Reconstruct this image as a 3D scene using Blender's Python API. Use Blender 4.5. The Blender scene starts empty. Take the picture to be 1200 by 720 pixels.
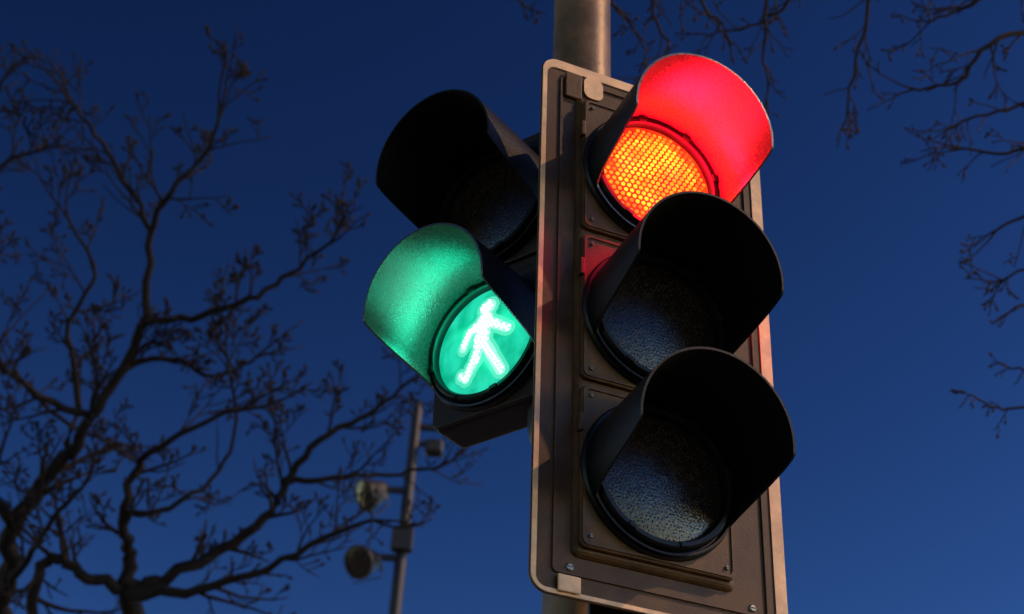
import bpy, bmesh, math, random
from mathutils import Vector, Matrix
random.seed(7)
scene=bpy.context.scene
D=bpy.data
rad=math.radians

# ---------------------------------------------------------------- materials
def mat(name, base, rough=0.5, metal=0.0, noise=0.0, nscale=20.0, bump=0.0, bscale=200.0, spec=0.5, coat=0.0,
        emis=None, estr=0.0, base2=None, emis2=None, escale=60):
    m=D.materials.new(name); m.use_nodes=True
    nt=m.node_tree; b=nt.nodes['Principled BSDF']
    b.inputs['Roughness'].default_value=rough
    b.inputs['Metallic'].default_value=metal
    b.inputs['Specular IOR Level'].default_value=spec
    b.inputs['Coat Weight'].default_value=coat
    b.inputs['Base Color'].default_value=(*base,1)
    tc=nt.nodes.new('ShaderNodeTexCoord')
    if noise>0 or base2:
        n=nt.nodes.new('ShaderNodeTexNoise'); n.inputs['Scale'].default_value=nscale; n.inputs['Detail'].default_value=8
        n.inputs['Roughness'].default_value=0.65
        nt.links.new(tc.outputs['Object'],n.inputs['Vector'])
        r=nt.nodes.new('ShaderNodeValToRGB')
        c2=base2 if base2 else tuple(min(1,c*(1+noise)) for c in base)
        c1=base if base2 else tuple(c*(1-noise) for c in base)
        r.color_ramp.elements[0].position=0.35; r.color_ramp.elements[1].position=0.68
        r.color_ramp.elements[0].color=(*c1,1); r.color_ramp.elements[1].color=(*c2,1)
        nt.links.new(n.outputs['Fac'],r.inputs['Fac']); nt.links.new(r.outputs['Color'],b.inputs['Base Color'])
        mr=nt.nodes.new('ShaderNodeMapRange'); mr.inputs['To Min'].default_value=max(0.05,rough-0.08); mr.inputs['To Max'].default_value=min(1,rough+0.12)
        nt.links.new(n.outputs['Fac'],mr.inputs['Value']); nt.links.new(mr.outputs['Result'],b.inputs['Roughness'])
    if bump>0:
        n2=nt.nodes.new('ShaderNodeTexNoise'); n2.inputs['Scale'].default_value=bscale; n2.inputs['Detail'].default_value=4
        nt.links.new(tc.outputs['Object'],n2.inputs['Vector'])
        bp=nt.nodes.new('ShaderNodeBump'); bp.inputs['Strength'].default_value=bump; bp.inputs['Distance'].default_value=0.002
        nt.links.new(n2.outputs['Fac'],bp.inputs['Height']); nt.links.new(bp.outputs['Normal'],b.inputs['Normal'])
    if emis:
        b.inputs['Emission Color'].default_value=(*emis,1); b.inputs['Emission Strength'].default_value=estr
    if emis2:
        n3=nt.nodes.new('ShaderNodeTexNoise'); n3.inputs['Scale'].default_value=escale; n3.inputs['Detail'].default_value=2
        nt.links.new(tc.outputs['Object'],n3.inputs['Vector'])
        r3=nt.nodes.new('ShaderNodeValToRGB'); r3.color_ramp.elements[0].position=0.36; r3.color_ramp.elements[1].position=0.62
        r3.color_ramp.elements[0].color=(*emis,1); r3.color_ramp.elements[1].color=(*emis2,1)
        nt.links.new(n3.outputs['Fac'],r3.inputs['Fac']); nt.links.new(r3.outputs['Color'],b.inputs['Emission Color'])
    return m

M_board=mat('board_paint',(0.058,0.025,0.009),0.5,base2=(0.11,0.050,0.018),nscale=14,bump=0.25,bscale=300,spec=0.25)
M_house=mat('housing_plastic',(0.060,0.026,0.007),0.48,base2=(0.13,0.058,0.015),nscale=18,bump=0.3,bscale=350,spec=0.25)
M_hdark=mat('housing_dark',(0.018,0.010,0.006),0.5,noise=0.4,nscale=15,bump=0.3,bscale=350,spec=0.25)
M_border=mat('reflective_border',(0.80,0.46,0.25),0.45,noise=0.2,nscale=25,bump=0.1,spec=0.3)
M_visor=mat('visor_plastic',(0.006,0.0046,0.0038),0.40,noise=0.5,nscale=60,bump=0.5,bscale=500,spec=0.2)
M_visor_in=mat('visor_inner_lit',(0.055,0.05,0.045),0.20,noise=0.45,nscale=260,bump=0.35,bscale=450,spec=0.9)  # paler copy of the inner plastic, for visors whose lamp is on
M_visor_blk=mat('visor_inner_unlit',(0.006,0.005,0.0045),0.5,noise=0.4,nscale=200,bump=0.3,bscale=450,spec=0.2)  # same inner plastic, shade put into its colour where the lamp is off
M_ring=mat('lens_ring_rubber',(0.008,0.007,0.007),0.38,noise=0.3,bump=0.1,spec=0.25)
M_dlens=mat('dark_lens',(0.020,0.012,0.007),0.14,noise=0.4,nscale=90,bump=0.35,bscale=300,spec=0.45)
M_dbead=mat('dark_led',(0.035,0.021,0.013),0.12,noise=0.7,nscale=45,spec=0.5)
M_rlens=mat('red_lens',(0.02,0.0,0.0),0.6,spec=0.1,emis=(1,0.012,0.008),estr=1.2,emis2=(1,0.06,0.008),escale=25)
M_rbead=mat('red_led',(0.02,0.0,0.0),0.6,spec=0.1,emis=(1,0.17,0.010),estr=2.6,emis2=(1,0.38,0.020),escale=28)
M_rbead2=mat('red_led_outer',(0.02,0.0,0.0),0.6,spec=0.1,emis=(1,0.05,0.008),estr=2.4,emis2=(1,0.22,0.012),escale=28)
M_glens=mat('green_lens',(0.0,0.02,0.01),0.5,spec=0.15,emis=(0.003,0.48,0.27),estr=0.95,emis2=(0.02,0.76,0.48),escale=25)
M_gman1=mat('green_painted_halo',(0.0,0.02,0.01),0.6,spec=0.1,emis=(0.10,0.82,0.54),estr=1.0)  # emission painting a halo on the lens around the figure
M_gman=mat('green_led_figure',(0.0,0.02,0.01),0.6,spec=0.1,emis=(0.38,0.98,0.74),estr=1.1)
M_gbead=mat('green_led',(0.0,0.02,0.01),0.6,spec=0.1,emis=(0.66,1,0.84),estr=7.0)
M_screw=mat('screw_steel',(0.30,0.26,0.2),0.4,metal=0.9)
M_pole=mat('pole_galvanised_paint',(0.13,0.072,0.032),0.42,metal=0.2,base2=(0.32,0.18,0.08),nscale=9,bump=0.35,bscale=90)
M_brk=mat('bracket_metal',(0.02,0.015,0.012),0.45,metal=0.3,noise=0.3)
M_bark=mat('bark',(0.010,0.008,0.008),0.9,base2=(0.026,0.018,0.015),nscale=8,bump=0.6,bscale=60,spec=0.2)
M_bark2=mat('bark_twig',(0.024,0.015,0.012),0.85,base2=(0.05,0.03,0.022),nscale=12,spec=0.2)
M_cam=mat('floodlight_paint',(0.020,0.015,0.015),0.5,noise=0.3)

# ---------------------------------------------------------------- helpers
def empty(name,loc=(0,0,0),rz=0):
    e=D.objects.new(name,None); scene.collection.objects.link(e)
    e.location=loc; e.rotation_euler=(0,0,rz); e.empty_display_size=0.1
    return e
def addmesh(name,verts,faces,mt,parent=None,smooth=False,matidx=None):
    me=D.meshes.new(name); me.from_pydata(verts,[],faces)
    for m in (mt if isinstance(mt,(list,tuple)) else [mt]): me.materials.append(m)
    if smooth: me.polygons.foreach_set('use_smooth',[True]*len(me.polygons))
    if matidx: me.polygons.foreach_set('material_index',matidx)
    me.update()
    o=D.objects.new(name,me); scene.collection.objects.link(o)
    if parent: o.parent=parent
    return o
def box(name,x0,x1,y0,y1,z0,z1,mt,parent=None,bev=0.004,seg=3):
    v=[(x,y,z) for x in(x0,x1) for y in(y0,y1) for z in(z0,z1)]
    f=[(0,1,3,2),(4,6,7,5),(0,4,5,1),(2,3,7,6),(0,2,6,4),(1,5,7,3)]
    o=addmesh(name,v,f,mt,parent)
    if bev>0:
        b=o.modifiers.new('bev','BEVEL'); b.width=bev; b.segments=seg; b.limit_method='NONE'
    return o
def lathe(name,prof,mt,parent=None,axis='y',cx=0,cz=0,cy=0,seg=64,smooth=True):
    v=[];f=[]
    n=len(prof)
    for i in range(seg):
        a=2*math.pi*i/seg
        for r,h in prof:
            if axis=='y': v.append((cx+r*math.cos(a),cy+h,cz+r*math.sin(a)))
            else: v.append((cx+r*math.cos(a),cy+r*math.sin(a),cz+h))
    for i in range(seg):
        j=(i+1)%seg
        for k in range(n-1):
            f.append((i*n+k,i*n+k+1,j*n+k+1,j*n+k))
    o=addmesh(name,v,f,mt,parent,smooth)
    e=o.modifiers.new('es','EDGE_SPLIT'); e.split_angle=rad(40)
    return o
def rrect(w0,w1,h0,h1,r,n=8):
    pts=[]
    for cx,cz,a0 in((w1-r,h1-r,0),(w0+r,h1-r,90),(w0+r,h0+r,180),(w1-r,h0+r,270)):
        for i in range(n+1):
            a=rad(a0+90*i/n); pts.append((cx+r*math.cos(a),cz+r*math.sin(a)))
    return pts
def plate(name,pts,y0,y1,mt,parent,bev=0.001):
    n=len(pts)
    v=[(x,y0,z) for x,z in pts]+[(x,y1,z) for x,z in pts]
    f=[tuple(range(n)),tuple(range(2*n-1,n-1,-1))]+[(i,n+i,n+(i+1)%n,(i+1)%n) for i in range(n)]
    o=addmesh(name,v,f,mt,parent)
    if bev:
        b=o.modifiers.new('bev','BEVEL'); b.width=bev; b.segments=2; b.limit_method='ANGLE'
    return o
def ringplate(name,po,pi,y0,y1,mt,parent):
    n=len(po); v=[(x,y0,z) for x,z in po]+[(x,y0,z) for x,z in pi]+[(x,y1,z) for x,z in po]+[(x,y1,z) for x,z in pi]
    f=[]
    for i in range(n):
        j=(i+1)%n
        f+=[(i,j,n+j,n+i),(2*n+i,3*n+i,3*n+j,2*n+j),(i,2*n+i,2*n+j,j),(n+i,n+j,3*n+j,3*n+i)]
    return addmesh(name,v,f,mt,parent)
def sstep(s): s=max(0,min(1,s)); return s*s*(3-2*s)

def visor(name,cx,cz,parent,inner,L=0.182,R=0.116,y0=0.012):
    A=180; T=16; v=[];f=[];mi=[]
    th=0.0035
    for layer in(0,1):
        for i in range(A):
            al=2*math.pi*i/A
            a=abs((math.degrees(al)+180)%360-180)
            l=L-0.012*(1-math.cos(rad(min(a,100))))/1.17-(L-0.028)*sstep((a-94)/24)
            for k in range(T+1):
                t=k/T
                r=(R+0.005*t)-layer*th
                v.append((cx+r*math.sin(al),y0-l*t,cz+r*math.cos(al)))
    S=A*(T+1)
    for layer in(0,1):
        for i in range(A):
            j=(i+1)%A
            for k in range(T):
                q=[layer*S+i*(T+1)+k,layer*S+i*(T+1)+k+1,layer*S+j*(T+1)+k+1,layer*S+j*(T+1)+k]
                if layer: q.reverse()
                f.append(tuple(q)); mi.append(layer)
    for i in range(A):
        j=(i+1)%A
        f.append((i*(T+1)+T,S+i*(T+1)+T,S+j*(T+1)+T,j*(T+1)+T)); mi.append(1)
        f.append((i*(T+1),j*(T+1),S+j*(T+1),S+i*(T+1))); mi.append(0)
    o=addmesh(name,v,f,[M_visor,inner],parent,True,mi)
    e=o.modifiers.new('es','EDGE_SPLIT'); e.split_angle=rad(40)
    return o
def beads(name,pts,r,mt,parent,cx,cz,y):
    v=[];f=[]
    for x,z in pts:
        b=len(v)
        for k,(rr,h) in enumerate(((1,0),(0.75,0.6))):
            for i in range(8):
                a=2*math.pi*i/8; v.append((cx+x+r*rr*math.cos(a),y-dome(x,z)-r*h,cz+z+r*rr*math.sin(a)))
        v.append((cx+x,y-dome(x,z)-r*0.95,cz+z))
        for i in range(8):
            j=(i+1)%8
            f.append((b+i,b+j,b+8+j,b+8+i)); f.append((b+8+i,b+8+j,b+16))
    return addmesh(name,v,f,mt,parent,True)
def dome(x,z,R=0.1): return 0.012*(1-(x*x+z*z)/(R*R))
def hexgrid(R,s,jit=0.0,keep=1.0):
    out=[];n=int(R/s)+2
    for j in range(-n,n+1):
        for i in range(-n,n+1):
            x=i*s+(s/2 if j%2 else 0)+random.uniform(-jit,jit); z=j*s*0.866+random.uniform(-jit,jit)
            if x*x+z*z<R*R and random.random()<keep: out.append((x,z))
    return out
def lensdisc(name,cx,cz,mt,parent,R=0.1):
    prof=[(R*math.sqrt(k/10),-0.012*(1-k/10)) for k in range(11)]
    prof[0]=(0.0003,-0.012)
    return lathe(name,prof,mt,parent,'y',cx,cz,0.004)
def ring(cx,cz,parent,nm):
    lathe('lens_ring'+nm,[(0.100,0.006),(0.100,-0.006),(0.103,-0.010),(0.109,-0.010),(0.112,-0.006),(0.112,0.014)],M_ring,parent,'y',cx,cz)
    lathe('lens_gasket'+nm,[(0.1125,0.014),(0.1135,0.004),(0.121,0.004),(0.124,0.008),(0.124,0.0145)],M_ring,parent,'y',cx,cz)
    for a in (15,105,195,285,60,240):
        ar=rad(a); x=cx+0.107*math.cos(ar); z=cz+0.107*math.sin(ar)
        o=box('ring_clip'+nm,-0.007,0.007,-0.014,-0.006,-0.004,0.004,M_ring,parent,0.001,1)
        o.location=(x,0,z); o.rotation_euler=(0,-(ar-math.pi/2),0)
def screw(x,y,z,parent,r=0.005):
    lathe('screw',[(0.0002,-0.003),(r*0.7,-0.003),(r,-0.0015),(r,0)],M_screw,parent,'y',x,z,y,seg=14)
    box('screw_slot',x-r*0.6,x+r*0.6,y-0.0036,y-0.0028,z-0.0006,z+0.0006,M_ring,parent,0)

# ---------------------------------------------------------------- vehicle signal
SP=0.27
RH=(0.2225,2.16,3.017)
tl=empty('traffic_light',RH,rad(23.7))
bx=0.014; bz=0.004
bo=rrect(bx-0.205,bx+0.205,bz-0.475,bz+0.475,0.028)
plate('backing_board',bo,0.030,0.034,M_board,tl)
ringplate('board_border',rrect(bx-0.2035,bx+0.2035,bz-0.4735,bz+0.4735,0.0265),rrect(bx-0.196,bx+0.184,bz-0.467,bz+0.456,0.016),0.0278,0.0297,M_border,tl)
ringplate('board_rib',rrect(bx-0.172,bx+0.172,bz-0.442,bz+0.442,0.008),rrect(bx-0.168,bx+0.168,bz-0.438,bz+0.438,0.006),0.0265,0.0296,M_board,tl)
box('housing_body',-0.130,0.130,0.020,0.150,-0.410,0.410,M_house,tl,0.012,4)
for k,nm in((1,'_top'),(0,'_mid'),(-1,'_low')):
    z=k*SP
    plate('door'+nm,rrect(-0.124,0.124,z-0.129,z+0.129,0.012),0.012,0.022,M_house,tl,0.003)
    ringplate('door_lip'+nm,rrect(-0.121,0.121,z-0.126,z+0.126,0.010),rrect(-0.117,0.117,z-0.122,z+0.122,0.008),0.0095,0.0115,M_house,tl)
    ring(0,z,tl,nm)
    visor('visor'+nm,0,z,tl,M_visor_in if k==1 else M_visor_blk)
    for sx in(-1,1):
        for sz in(-1,1): screw(sx*0.108,0.0115,z+sz*0.112,tl,0.0032)
        box('hinge'+nm,sx*0.1245-0.004,sx*0.1245+0.004,0.008,0.019,z+0.05,z+0.08,M_house,tl,0.002,2)
lensdisc('red_lens',0,SP,M_rlens,tl)
hg=hexgrid(0.094,0.0100,0.0003)
beads('red_leds',[p for p in hg if math.hypot(*p)<0.074],0.0037,M_rbead,tl,0,SP,0.004)
beads('red_leds_outer',[p for p in hg if math.hypot(*p)>=0.074],0.0035,M_rbead2,tl,0,SP,0.004)
for k in(0,-1):
    lensdisc('dark_lens',0,k*SP,M_dlens,tl)
    beads('dark_leds',hexgrid(0.096,0.0060,0.0007,0.55),0.0014,M_dbead,tl,0,k*SP,0.004)
for sx in(-1,1):
    for z in(-0.43,0.43): screw(bx+sx*0.145,0.030,bz+z,tl,0.006)
box('fixing_tab_upper',bx-0.165,bx-0.135,0.0225,0.0265,bz+0.40,bz+0.452,M_house,tl,0.003,2)
box('fixing_tab_lower',bx-0.165,bx-0.13,0.0225,0.0265,bz-0.470,bz-0.445,M_border,tl,0.002,2)
plate('fixing_plate',rrect(bx-0.130,bx-0.095,bz+0.412,bz+0.4565,0.014),0.0255,0.0277,M_border,tl,0)
px,py=0.024,0.317
for z in(-0.49,0.43):
    box('mounting_arm',px-0.05,px+0.05,0.10,py-0.05,z,z+0.03,M_brk,tl,0.004)
    box('mounting_plate',px-0.06,px+0.06,0.155,0.163,min(z,z-0.04),z+0.10,M_brk,tl,0.002)

# ---------------------------------------------------------------- pedestrian signal
LH=(-0.041,2.36,3.23)
pl=empty('pedestrian_traffic_light',LH,rad(-37.5))
ZT=0.143; ZB=-0.135
box('housing_body',-0.118,0.118,0.020,0.10,-0.262,0.278,M_hdark,pl,0.012,4)
for z,nm in((ZT,'_top'),(ZB,'_low')):
    plate('door'+nm,rrect(-0.115,0.122,z-0.127,z+0.129,0.012),0.012,0.022,M_hdark,pl,0.003)
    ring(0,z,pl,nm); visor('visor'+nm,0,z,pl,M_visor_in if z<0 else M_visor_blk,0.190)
lensdisc('dark_lens',0,ZT,M_dlens,pl)
beads('dark_leds',hexgrid(0.096,0.0060,0.0007,0.55),0.0014,M_dbead,pl,0,ZT,0.004)
lensdisc('green_lens',0,ZB,M_glens,pl)
strokes=[((0.002,0.036),(-0.002,-0.006),0.013),((0.002,0.036),(0.030,0.016),0.006),((0.030,0.016),(0.048,0.004),0.005),
         ((0.0,0.036),(-0.028,0.018),0.006),((-0.028,0.018),(-0.040,-0.006),0.005),
         ((0.001,-0.004),(0.018,-0.036),0.007),((0.018,-0.036),(0.034,-0.068),0.006),
         ((-0.003,-0.004),(-0.014,-0.036),0.007),((-0.014,-0.036),(-0.036,-0.062),0.006),((-0.036,-0.062),(-0.046,-0.056),0.004)]
def segd(p,a,b):
    ax,az=a;bx_,bz_=b;dx=bx_-ax;dz=bz_-az
    t=max(0,min(1,((p[0]-ax)*dx+(p[1]-az)*dz)/(dx*dx+dz*dz)))
    return math.hypot(p[0]-ax-t*dx,p[1]-az-t*dz)
def inman(p,g=0):
    if math.hypot(p[0]-0.005,p[1]-0.060)<0.013+g: return True
    return any(segd(p,a,b)<w+g for a,b,w in strokes)
beads('figure_leds',[p for p in hexgrid(0.092,0.0070) if inman(p,0.0005)],0.0023,M_gbead,pl,0,ZB,0.002)
def glow(name,ex,off,mt):  # emissive cells that paint the figure's glow onto the lens
    g=0.0018; v=[];f=[];n=int(0.098/g)
    for i in range(-n,n):
        for j in range(-n,n):
            x=i*g;z=j*g
            if inman((x+g/2,z+g/2),ex) and (x*x+z*z)<0.0092:
                b=len(v)
                for xx,zz in((x,z),(x+g,z),(x+g,z+g),(x,z+g)): v.append((xx,0.004-off-dome(xx,zz),zz+ZB))
                f.append((b,b+1,b+2,b+3))
    addmesh(name,v,f,mt,pl)
glow('figure_painted_halo',0.010,0.0006,M_gman1)
glow('figure_painted_glow',0.0035,0.0012,M_gman)
px2,py2=0.072,0.173
for z in(-0.245,0.20):
    box('mounting_arm',px2-0.035,px2+0.035,0.09,py2-0.05+0.01,z,z+0.035,M_brk,pl,0.004)
lathe('buzzer',[(0.0003,-0.075),(0.016,-0.073),(0.028,-0.064),(0.034,-0.048),(0.036,-0.03),(0.036,0.0),(0.030,0.004)],M_brk,pl,'z',0.085,-0.262,0.066,seg=40)

# ---------------------------------------------------------------- pole
pole=empty('traffic_light_pole',(0.117,2.46,0))
lathe('shaft',[(0.055,0.0),(0.055,4.9),(0.05,4.94),(0.001,4.95)],M_pole,pole,'z',seg=64)
for z in(3.017-0.495,3.017+0.42,3.23-0.25,3.23+0.195):
    lathe('clamp',[(0.0555,0),(0.062,0.002),(0.063,0.02),(0.062,0.042),(0.0555,0.044)],M_brk,pole,'z',cz=z)
lathe('base_flange',[(0.0555,0.16),(0.07,0.15),(0.09,0.02),(0.16,0.018),(0.16,0.0)],M_pole,pole,'z',cz=0.13)

# ---------------------------------------------------------------- branch generator
class Tubes:
    def __init__(s): s.v=[];s.f=[]
    def add(s,pts,rs,sides):
        b=len(s.v);N=len(pts)
        for i,p in enumerate(pts):
            d=(pts[min(i+1,N-1)]-pts[max(i-1,0)]).normalized()
            q=d.orthogonal() if abs(d.z)>0.95 else d.cross(Vector((0,0,1)))
            q.normalize(); w=d.cross(q)
            for k in range(sides):
                a=2*math.pi*k/sides
                s.v.append(tuple(p+(q*math.cos(a)+w*math.sin(a))*rs[i]))
        for i in range(N-1):
            for k in range(sides):
                k2=(k+1)%sides
                s.f.append((b+i*sides+k,b+i*sides+k2,b+(i+1)*sides+k2,b+(i+1)*sides+k))
        s.f.append(tuple(b+(N-1)*sides+k for k in range(sides)))
def rv():
    return Vector((random.uniform(-1,1),random.uniform(-1,1),random.uniform(-1,1)))
def twig(T,p,d,L,r,lev,bias,cfg):
    n=max(4,int(L/cfg['step'])); step=L/n
    pts=[p.copy()];rs=[r];dd=d.normalized()
    kids=[]
    for i in range(1,n+1):
        dd=(dd+rv()*cfg['wig']+bias*0.07).normalized()
        p=p+dd*step; pts.append(p.copy())
        rr=r*(1-0.72*i/n)
        if lev<=1 and i%2==0: rr*=1.5
        rs.append(max(rr,cfg['rmin']))
        if i<n and random.random()<cfg['kid'][lev]: kids.append((p.copy(),dd.copy(),1-i/n,rr))
    if lev==0 and random.random()<cfg['bud']:
        rb=cfg['rmin']*2.2; e=pts[-1]
        pts+= [e+dd*rb*0.8,e+dd*rb*3,e+dd*rb*4.6]; rs+=[rb,rb*1.05,rb*0.25]
    T.add(pts,rs,6 if lev>1 else 4)
    if lev>0:
        for q,qd,rem,rr in kids:
            ax=rv().normalized()
            side=(qd.cross(ax)).normalized()
            nd=(qd*0.62+side*random.uniform(0.55,1.0)+bias*0.25)
            twig(T,q,nd,L*random.uniform(0.35,0.62)*(0.55+0.6*rem),max(rr*0.62,cfg['rmin']),lev-1,bias,cfg)
def catmull(P,n):
    out=[]
    for i in range(len(P)-1):
        a=P[max(i-1,0)];b=P[i];c=P[i+1];d=P[min(i+2,len(P)-1)]
        for k in range(n):
            t=k/n
            out.append([0.5*(2*b[m]+(c[m]-a[m])*t+(2*a[m]-5*b[m]+4*c[m]-d[m])*t*t+(3*b[m]-a[m]-3*c[m]+d[m])*t**3) for m in range(4)])
    out.append(list(P[-1])); return out
def limb(T,F,P,lev,L,bias,cfg,dens=0.5,start=0.15,n=5):
    C=catmull(P,n)
    W=[F@Vector(c[:3])+rv()*(c[3]*0.45+0.006) for c in C]; R=[c[3] for c in C]
    T.add(W,R,10)
    N=len(W)
    for i in range(1,N):
        if i/N<start: continue
        if random.random()<dens:
            d=(W[min(i+1,N-1)]-W[i-1]).normalized()
            side=d.cross(rv()).normalized()
            twig(T,W[i],d*0.55+side*random.uniform(0.6,1.1)+bias*0.3,L*random.uniform(0.5,1.1),max(R[i]*0.5,cfg['rmin']*1.4),lev,bias,cfg)
    d=(W[-1]-W[-3]).normalized()
    for _ in range(2): twig(T,W[-1],d+rv()*0.35,L*random.uniform(0.6,1.0),R[-1]*0.9,lev,bias,cfg)

TH=rad(33.5)
def crown(d):
    return Matrix.Translation((0,d*math.cos(TH),1.6+d*math.sin(TH)))@Matrix.Rotation(math.pi/2+TH,4,'X')@Matrix.Rotation(rad(2.0),4,'Z')
F=crown(9.0); 
def q(x,y,z,r): return (x*0.0045,y*0.0045,z,r*0.0045*0.82)
T=Tubes()
cfg=dict(step=0.07,wig=0.22,kid=[0,0.76,0.82,0.7],rmin=0.0034,bud=0.7)
up=Vector((0,-0.1,0.9))
limbs=[
 ([q(-625,-430,-.3,16),q(-600,-330,-.1,14),q(-583,-255,0,12),q(-525,-180,0,10),q(-488,-128,.1,8),q(-450,-72,.1,7),q(-420,-10,.2,6),q(-413,85,.2,5),q(-385,132,.3,4),q(-350,170,.3,3),q(-328,208,.4,2.4)],3,0.5,0.5,0.2),
 ([q(-583,-255,0,9),q(-610,-215,.1,8),q(-650,-160,.2,6)],2,0.5,0.4,0.2),
 ([q(-452,-400,-.2,17),q(-450,-335,0,15),q(-448,-290,0,9),q(-443,-240,.2,7),q(-425,-180,.3,5.5),q(-370,-142,.4,4),q(-305,-112,.5,3)],3,0.5,0.5,0.3),
 ([q(-450,-335,0,10),q(-495,-312,.1,8),q(-525,-292,.1,8),q(-555,-318,.1,8),q(-562,-400,.0,9)],2,0.5,0.4,0.2),
 ([q(-450,-332,0,11),q(-408,-318,0,9),q(-342,-285,-.1,8),q(-292,-250,-.1,7),q(-270,-210,-.2,6),q(-230,-160,-.2,5),q(-170,-125,-.3,3.5),q(-115,-82,-.3,2.5)],3,0.45,0.5,0.15),
 ([q(-445,-335,.1,9),q(-370,-322,.3,7),q(-290,-300,.4,5),q(-210,-255,.5,4),q(-150,-232,.6,2.6)],2,0.5,0.55,0.15),
 ([q(-422,-18,.2,5.5),q(-370,-12,.2,5),q(-300,8,.3,4.2),q(-250,38,.3,3.2),q(-205,70,.4,2.2)],3,0.42,0.6,0.1),
 ([q(-413,85,.2,4.2),q(-432,125,.2,3.5),q(-465,185,.3,3),q(-500,232,.3,2.2)],2,0.4,0.7,0.1),
 ([q(-488,-128,.1,6),q(-540,-100,.2,5),q(-580,-60,.3,4),q(-590,10,.3,3),q(-605,60,.3,2.4)],3,0.45,0.55,0.1),
 ([q(-525,-180,0,6),q(-515,-110,-.1,5),q(-530,-20,-.2,4),q(-500,40,-.2,3),q(-540,110,-.3,2.4)],3,0.45,0.55,0.1),
 ([q(-270,-210,-.2,5),q(-210,-205,-.2,4),q(-150,-202,-.3,3),q(-90,-195,-.3,2.2)],2,0.38,0.55,0.1),
 ([q(-660,90,.1,4),q(-600,160,.1,3.2),q(-560,178,.1,2.2)],2,0.35,0.6,0.1),
 ([q(-670,230,.1,4),q(-610,250,.1,3),q(-590,262,.1,2)],1,0.3,0.6,0.1),
 ([q(-450,-72,.1,5),q(-400,-60,0,4),q(-350,-80,0,3),q(-300,-60,0,2.4)],3,0.42,0.55,0.1),
 ([q(-600,-330,-.1,8),q(-560,-290,.1,5),q(-520,-240,.3,4),q(-480,-200,.4,3)],3,0.45,0.55,0.2),
 ([q(-443,-240,.2,5),q(-390,-230,.2,4),q(-340,-190,.1,3),q(-320,-130,.1,2.4),q(-330,-60,.1,2)],3,0.42,0.55,0.1),
 ([q(-640,-60,-.4,5),q(-590,-110,-.5,4),q(-540,-150,-.5,3),q(-490,-170,-.5,2.4)],3,0.4,0.5,0.1),
]
for P,lev,L,dn,st in limbs: limb(T,F,P,lev,L,up,cfg,dn,st)
j1=F@Vector(q(-625,-430,-.3,16)[:3]); j2=F@Vector(q(-452,-400,-.2,17)[:3]); j3=F@Vector(q(-562,-400,0,9)[:3])
fork=Vector((-2.55,9.0,3.1)); base=Vector((-2.6,9.1,-0.1))
def path(T,a,b,r0,r1,bow,n=14):
    pts=[];rs=[]
    for i in range(n+1):
        t=i/n; p=a.lerp(b,t)+bow*math.sin(math.pi*t)+rv()*0.012; pts.append(p); rs.append(r0+(r1-r0)*t)
    T.add(pts,rs,14)
path(T,base,fork,0.17,0.125,Vector((0.05,0,0)))
path(T,fork,j1,0.10,0.062,Vector((-0.10,0.05,0)))
path(T,fork,j2,0.10,0.065,Vector((0.12,0.05,0)))
path(T,fork,j3,0.08,0.036,Vector((0,0.12,0)))
T.add([base,base+Vector((0,0,0.15)),base+Vector((0,0,0.4))],[0.30,0.22,0.17],14)
addmesh('bare_tree',T.v,T.f,M_bark,None,True)
nfaces=len(T.f)

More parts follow.
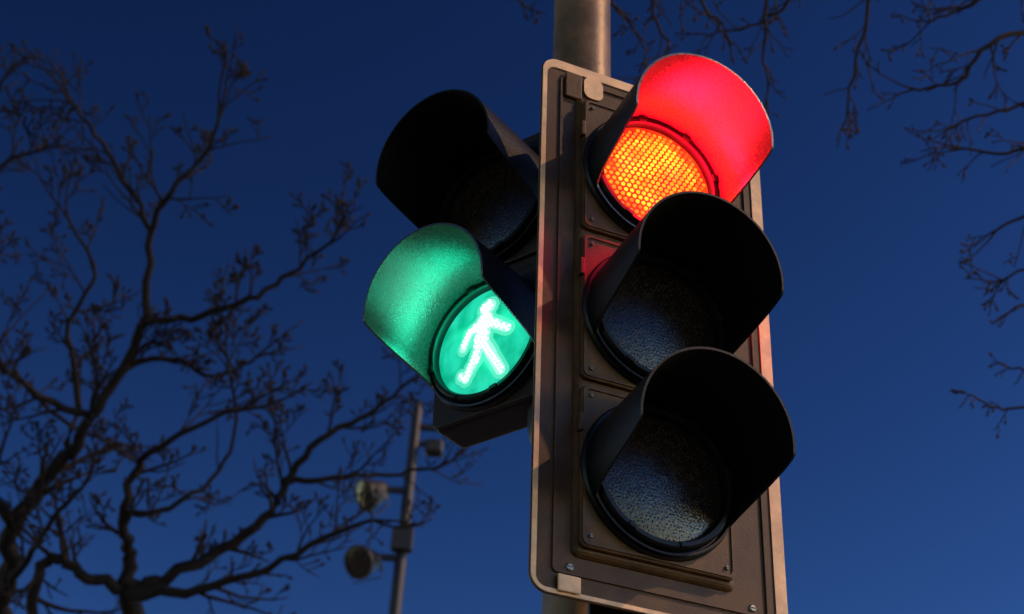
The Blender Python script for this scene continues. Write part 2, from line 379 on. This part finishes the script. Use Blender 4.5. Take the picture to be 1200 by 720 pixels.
F2=crown(6.0)
def q2(x,y,z,r): return (x*0.003,y*0.003,z,r*0.003)
T=Tubes()
cfg2=dict(step=0.042,wig=0.30,kid=[0,0.5,0.5,0.45],rmin=0.0022,bud=0.75)
dn_=Vector((-0.35,0.0,-0.75))
limbs2=[
 ([q2(1150,520,-.2,14),q2(900,470,0,11),q2(700,440,.1,8),q2(450,430,.1,6),q2(250,440,.1,4),q2(100,430,.1,3)],2,0.28,0.55,0.3),
 ([q2(900,470,0,7),q2(760,380,.1,5),q2(620,325,.1,3.5),q2(540,300,.2,3),q2(505,255,.2,2),q2(455,248,.2,1.5)],2,0.22,0.55,0.3),
 ([q2(450,430,.1,3.5),q2(415,370,.1,2.6),q2(402,300,.1,2),q2(385,232,.1,1.4)],1,0.16,0.5,0.2),
 ([q2(330,436,.1,3),q2(300,370,.1,2.4),q2(290,310,.1,1.8),q2(295,250,.1,1.3)],1,0.16,0.6,0.2),
 ([q2(360,436,-.2,3),q2(340,380,-.2,2.4),q2(300,345,-.2,1.8),q2(240,330,-.2,1.3)],2,0.18,0.6,0.2),
 ([q2(250,440,.1,3),q2(215,370,.1,2.2),q2(240,325,.1,1.6)],1,0.16,0.55,0.2),
 ([q2(150,430,.1,3),q2(110,370,.1,2.2),q2(140,320,.1,1.6)],2,0.16,0.5,0.2),
 ([q2(200,430,-.2,3),q2(170,370,-.2,2.2),q2(190,310,-.2,1.6),q2(160,280,-.2,1.2)],2,0.16,0.5,0.2),
 ([q2(760,380,.1,5),q2(720,260,.1,4),q2(640,205,.1,3),q2(570,178,.1,2),q2(515,185,.1,1.5)],2,0.2,0.5,0.3),
 ([q2(720,260,.1,4),q2(680,140,.1,3),q2(605,110,.1,2.2),q2(560,90,.1,1.6)],2,0.2,0.5,0.3),
 ([q2(740,300,-.2,4),q2(660,270,-.2,3),q2(600,240,-.2,2.2),q2(545,225,-.2,1.6)],2,0.2,0.5,0.3),
 ([q2(680,140,.1,3),q2(660,50,.1,2.4),q2(600,45,.1,1.8),q2(565,30,.1,1.4)],2,0.16,0.5,0.3),
 ([q2(660,50,.1,3),q2(660,-90,.1,2.2),q2(600,-112,.1,1.8),q2(560,-116,.1,1.5),q2(527,-100,.1,1.2)],1,0.09,0.2,0.5),
 ([q2(660,-60,.1,2.4),q2(610,-75,.1,1.6),q2(580,-70,.1,1.2)],1,0.09,0.3,0.4),
 ([q2(650,0,.1,2.4),q2(600,5,.1,1.6),q2(575,-4,.1,1.2)],1,0.09,0.3,0.4),
 ([q2(620,440,.1,4),q2(570,380,.1,3),q2(520,345,.1,2),q2(480,330,.1,1.4)],2,0.2,0.55,0.2),
 ([q2(0,430,.1,2.4),q2(-10,380,.1,1.8),q2(20,345,.1,1.2)],1,0.1,0.3,0.4),
]
for P,lev,L,dnn,st in limbs2: limb(T,F2,P,lev,L,dn_,cfg2,dnn,st)
j=F2@Vector(q2(1150,520,-.2,14)[:3]); b2=Vector((5.2,5.6,-0.1)); f2=Vector((5.0,5.5,3.6))
path(T,b2,f2,0.15,0.10,Vector((0.05,0,0))); path(T,f2,j,0.09,0.042,Vector((-0.05,0.1,0.2)))
T.add([b2,b2+Vector((0,0,0.15)),b2+Vector((0,0,0.4))],[0.27,0.2,0.15],14)
addmesh('bare_tree.001',T.v,T.f,M_bark2,None,True)

# ---------------------------------------------------------------- floodlight pole in the distance
cp=empty('floodlight_pole',(-1.13,13.0,0))
cp.rotation_euler=(0,rad(2.1),0)
lathe('shaft',[(0.085,-0.05),(0.07,3),(0.045,9.1),(0.03,9.16),(0.001,9.17)],M_cam,cp,'z',seg=24)
box('top_crossarm',-0.04,0.24,-0.03,0.03,8.90,8.95,M_cam,cp,0.01)
box('top_lamp',0.10,0.26,-0.07,0.07,8.66,8.79,M_cam,cp,0.03)
box('top_lamp_arm',0.0,0.18,-0.02,0.02,8.74,8.78,M_cam,cp,0.005)
def flood(x,z,tilt,yaw):
    box('arm',x+0.08,0,-0.025,0.025,z+0.02,z+0.07,M_cam,cp,0.008)
    e=empty('floodlight_head'); e.parent=cp; e.location=(x,0,z); e.rotation_euler=(rad(tilt),0,rad(yaw))
    lathe('reflector_can',[(0.001,0.15),(0.05,0.145),(0.08,0.11),(0.10,0.05),(0.135,-0.05),(0.145,-0.07),(0.145,-0.09),(0.13,-0.09)],M_cam,e,'y',seg=32)
    lathe('glass',[(0.001,-0.095),(0.08,-0.092),(0.13,-0.082)],M_dlens,e,'y',seg=32)
    box('yoke',-0.155,-0.145,-0.02,0.02,-0.12,0.02,M_cam,e,0.003); box('yoke_b',0.145,0.155,-0.02,0.02,-0.12,0.02,M_cam,e,0.003)
    box('yoke_c',-0.155,0.155,-0.02,0.02,-0.165,-0.155,M_cam,e,0.003)
flood(-0.30,8.25,35,-60); flood(-0.30,7.62,30,-35)
box('junction_box',-0.09,0.09,-0.12,-0.03,7.7,7.9,M_cam,cp,0.01)

# ---------------------------------------------------------------- ground
M_ground=mat('asphalt',(0.045,0.045,0.047),0.9,noise=0.3,nscale=3,bump=0.3,bscale=40)
M_pave=mat('pavement_slabs',(0.22,0.21,0.20),0.85,noise=0.2,nscale=4)
M_kerb=mat('kerb_stone',(0.28,0.27,0.26),0.8,noise=0.2,nscale=6)
addmesh('ground',[(-1500,-1500,0),(1500,-1500,0),(1500,1500,0),(-1500,1500,0)],[(0,1,2,3)],M_ground)
box('pavement',-30,30,1.9,16,-0.2,0.13,M_pave,None,0)
box('kerb',-30,30,1.74,1.896,-0.2,0.14,M_kerb,None,0.01)

# ---------------------------------------------------------------- lit lamps
def lamp(name,parent,x,y,z,e,col,r=0.012):
    l=D.lights.new(name,'POINT'); l.energy=e; l.color=col; l.shadow_soft_size=r
    o=D.objects.new(name,l); scene.collection.objects.link(o); o.parent=parent; o.location=(x,y,z)
for i,(dx,dz) in enumerate(((0.045,0.03),(-0.045,0.03),(0,-0.045))):
    lamp('red_lamp',tl,dx,-0.03,SP+dz,3.6,(1,0.002,0.018))
    lamp('green_lamp',pl,dx,-0.03,ZB+dz,0.32,(0.0,0.8,0.40))

# ---------------------------------------------------------------- sun + sky
ang=rad(23.7); n=Vector((math.sin(ang),-math.cos(ang),0)); u=Vector((math.cos(ang),math.sin(ang),0))
s=(n*0.68+u*1.0+Vector((0,0,0.98))).normalized()
sl=D.lights.new('sun','SUN'); sl.energy=1.8; sl.angle=rad(0.5); sl.color=(1,0.60,0.30)
so=D.objects.new('sun',sl); scene.collection.objects.link(so); so.rotation_euler=s.to_track_quat('Z','Y').to_euler(); so.location=(10,0,20)
elev=math.asin(s.z); az=math.atan2(s.x,s.y)
w=D.worlds.new('World'); scene.world=w; w.use_nodes=True; nt=w.node_tree
bg=nt.nodes['Background']
sky=nt.nodes.new('ShaderNodeTexSky'); sky.sky_type='NISHITA'; sky.sun_disc=False
sky.sun_elevation=elev; sky.sun_rotation=az; sky.air_density=1.0; sky.dust_density=0.3; sky.ozone_density=3.0
gm=nt.nodes.new('ShaderNodeGamma'); gm.inputs['Gamma'].default_value=2.9
mu=nt.nodes.new('ShaderNodeMix'); mu.data_type='RGBA'; mu.blend_type='MULTIPLY'; mu.inputs[0].default_value=1; mu.inputs[7].default_value=(2.2,1.55,1,1)
nt.links.new(sky.outputs[0],gm.inputs[0]); nt.links.new(gm.outputs[0],mu.inputs[6]); nt.links.new(mu.outputs[2],bg.inputs[0])
bg.inputs[1].default_value=0.0049

# ---------------------------------------------------------------- camera
c=D.cameras.new('Camera'); co=D.objects.new('Camera',c); scene.collection.objects.link(co)
c.sensor_width=36; c.lens=60; c.clip_end=5000; c.clip_start=0.05
r=rad(2.0)
right=Vector((1,0,0)); upv=Vector((0,-math.sin(TH),math.cos(TH))); fw=Vector((0,math.cos(TH),math.sin(TH)))
Rr=right*math.cos(r)+upv*math.sin(r); U=upv*math.cos(r)-right*math.sin(r)
m=Matrix.Identity(4)
for i in range(3): m[i][0]=Rr[i]; m[i][1]=U[i]; m[i][2]=-fw[i]
m[2][3]=1.6
co.matrix_world=m
c.dof.use_dof=True; c.dof.focus_distance=2.55; c.dof.aperture_fstop=6.3
scene.camera=co
scene.view_settings.view_transform='Standard'; scene.view_settings.look='None'; scene.view_settings.exposure=0
print('faces',nfaces,len(T.f))
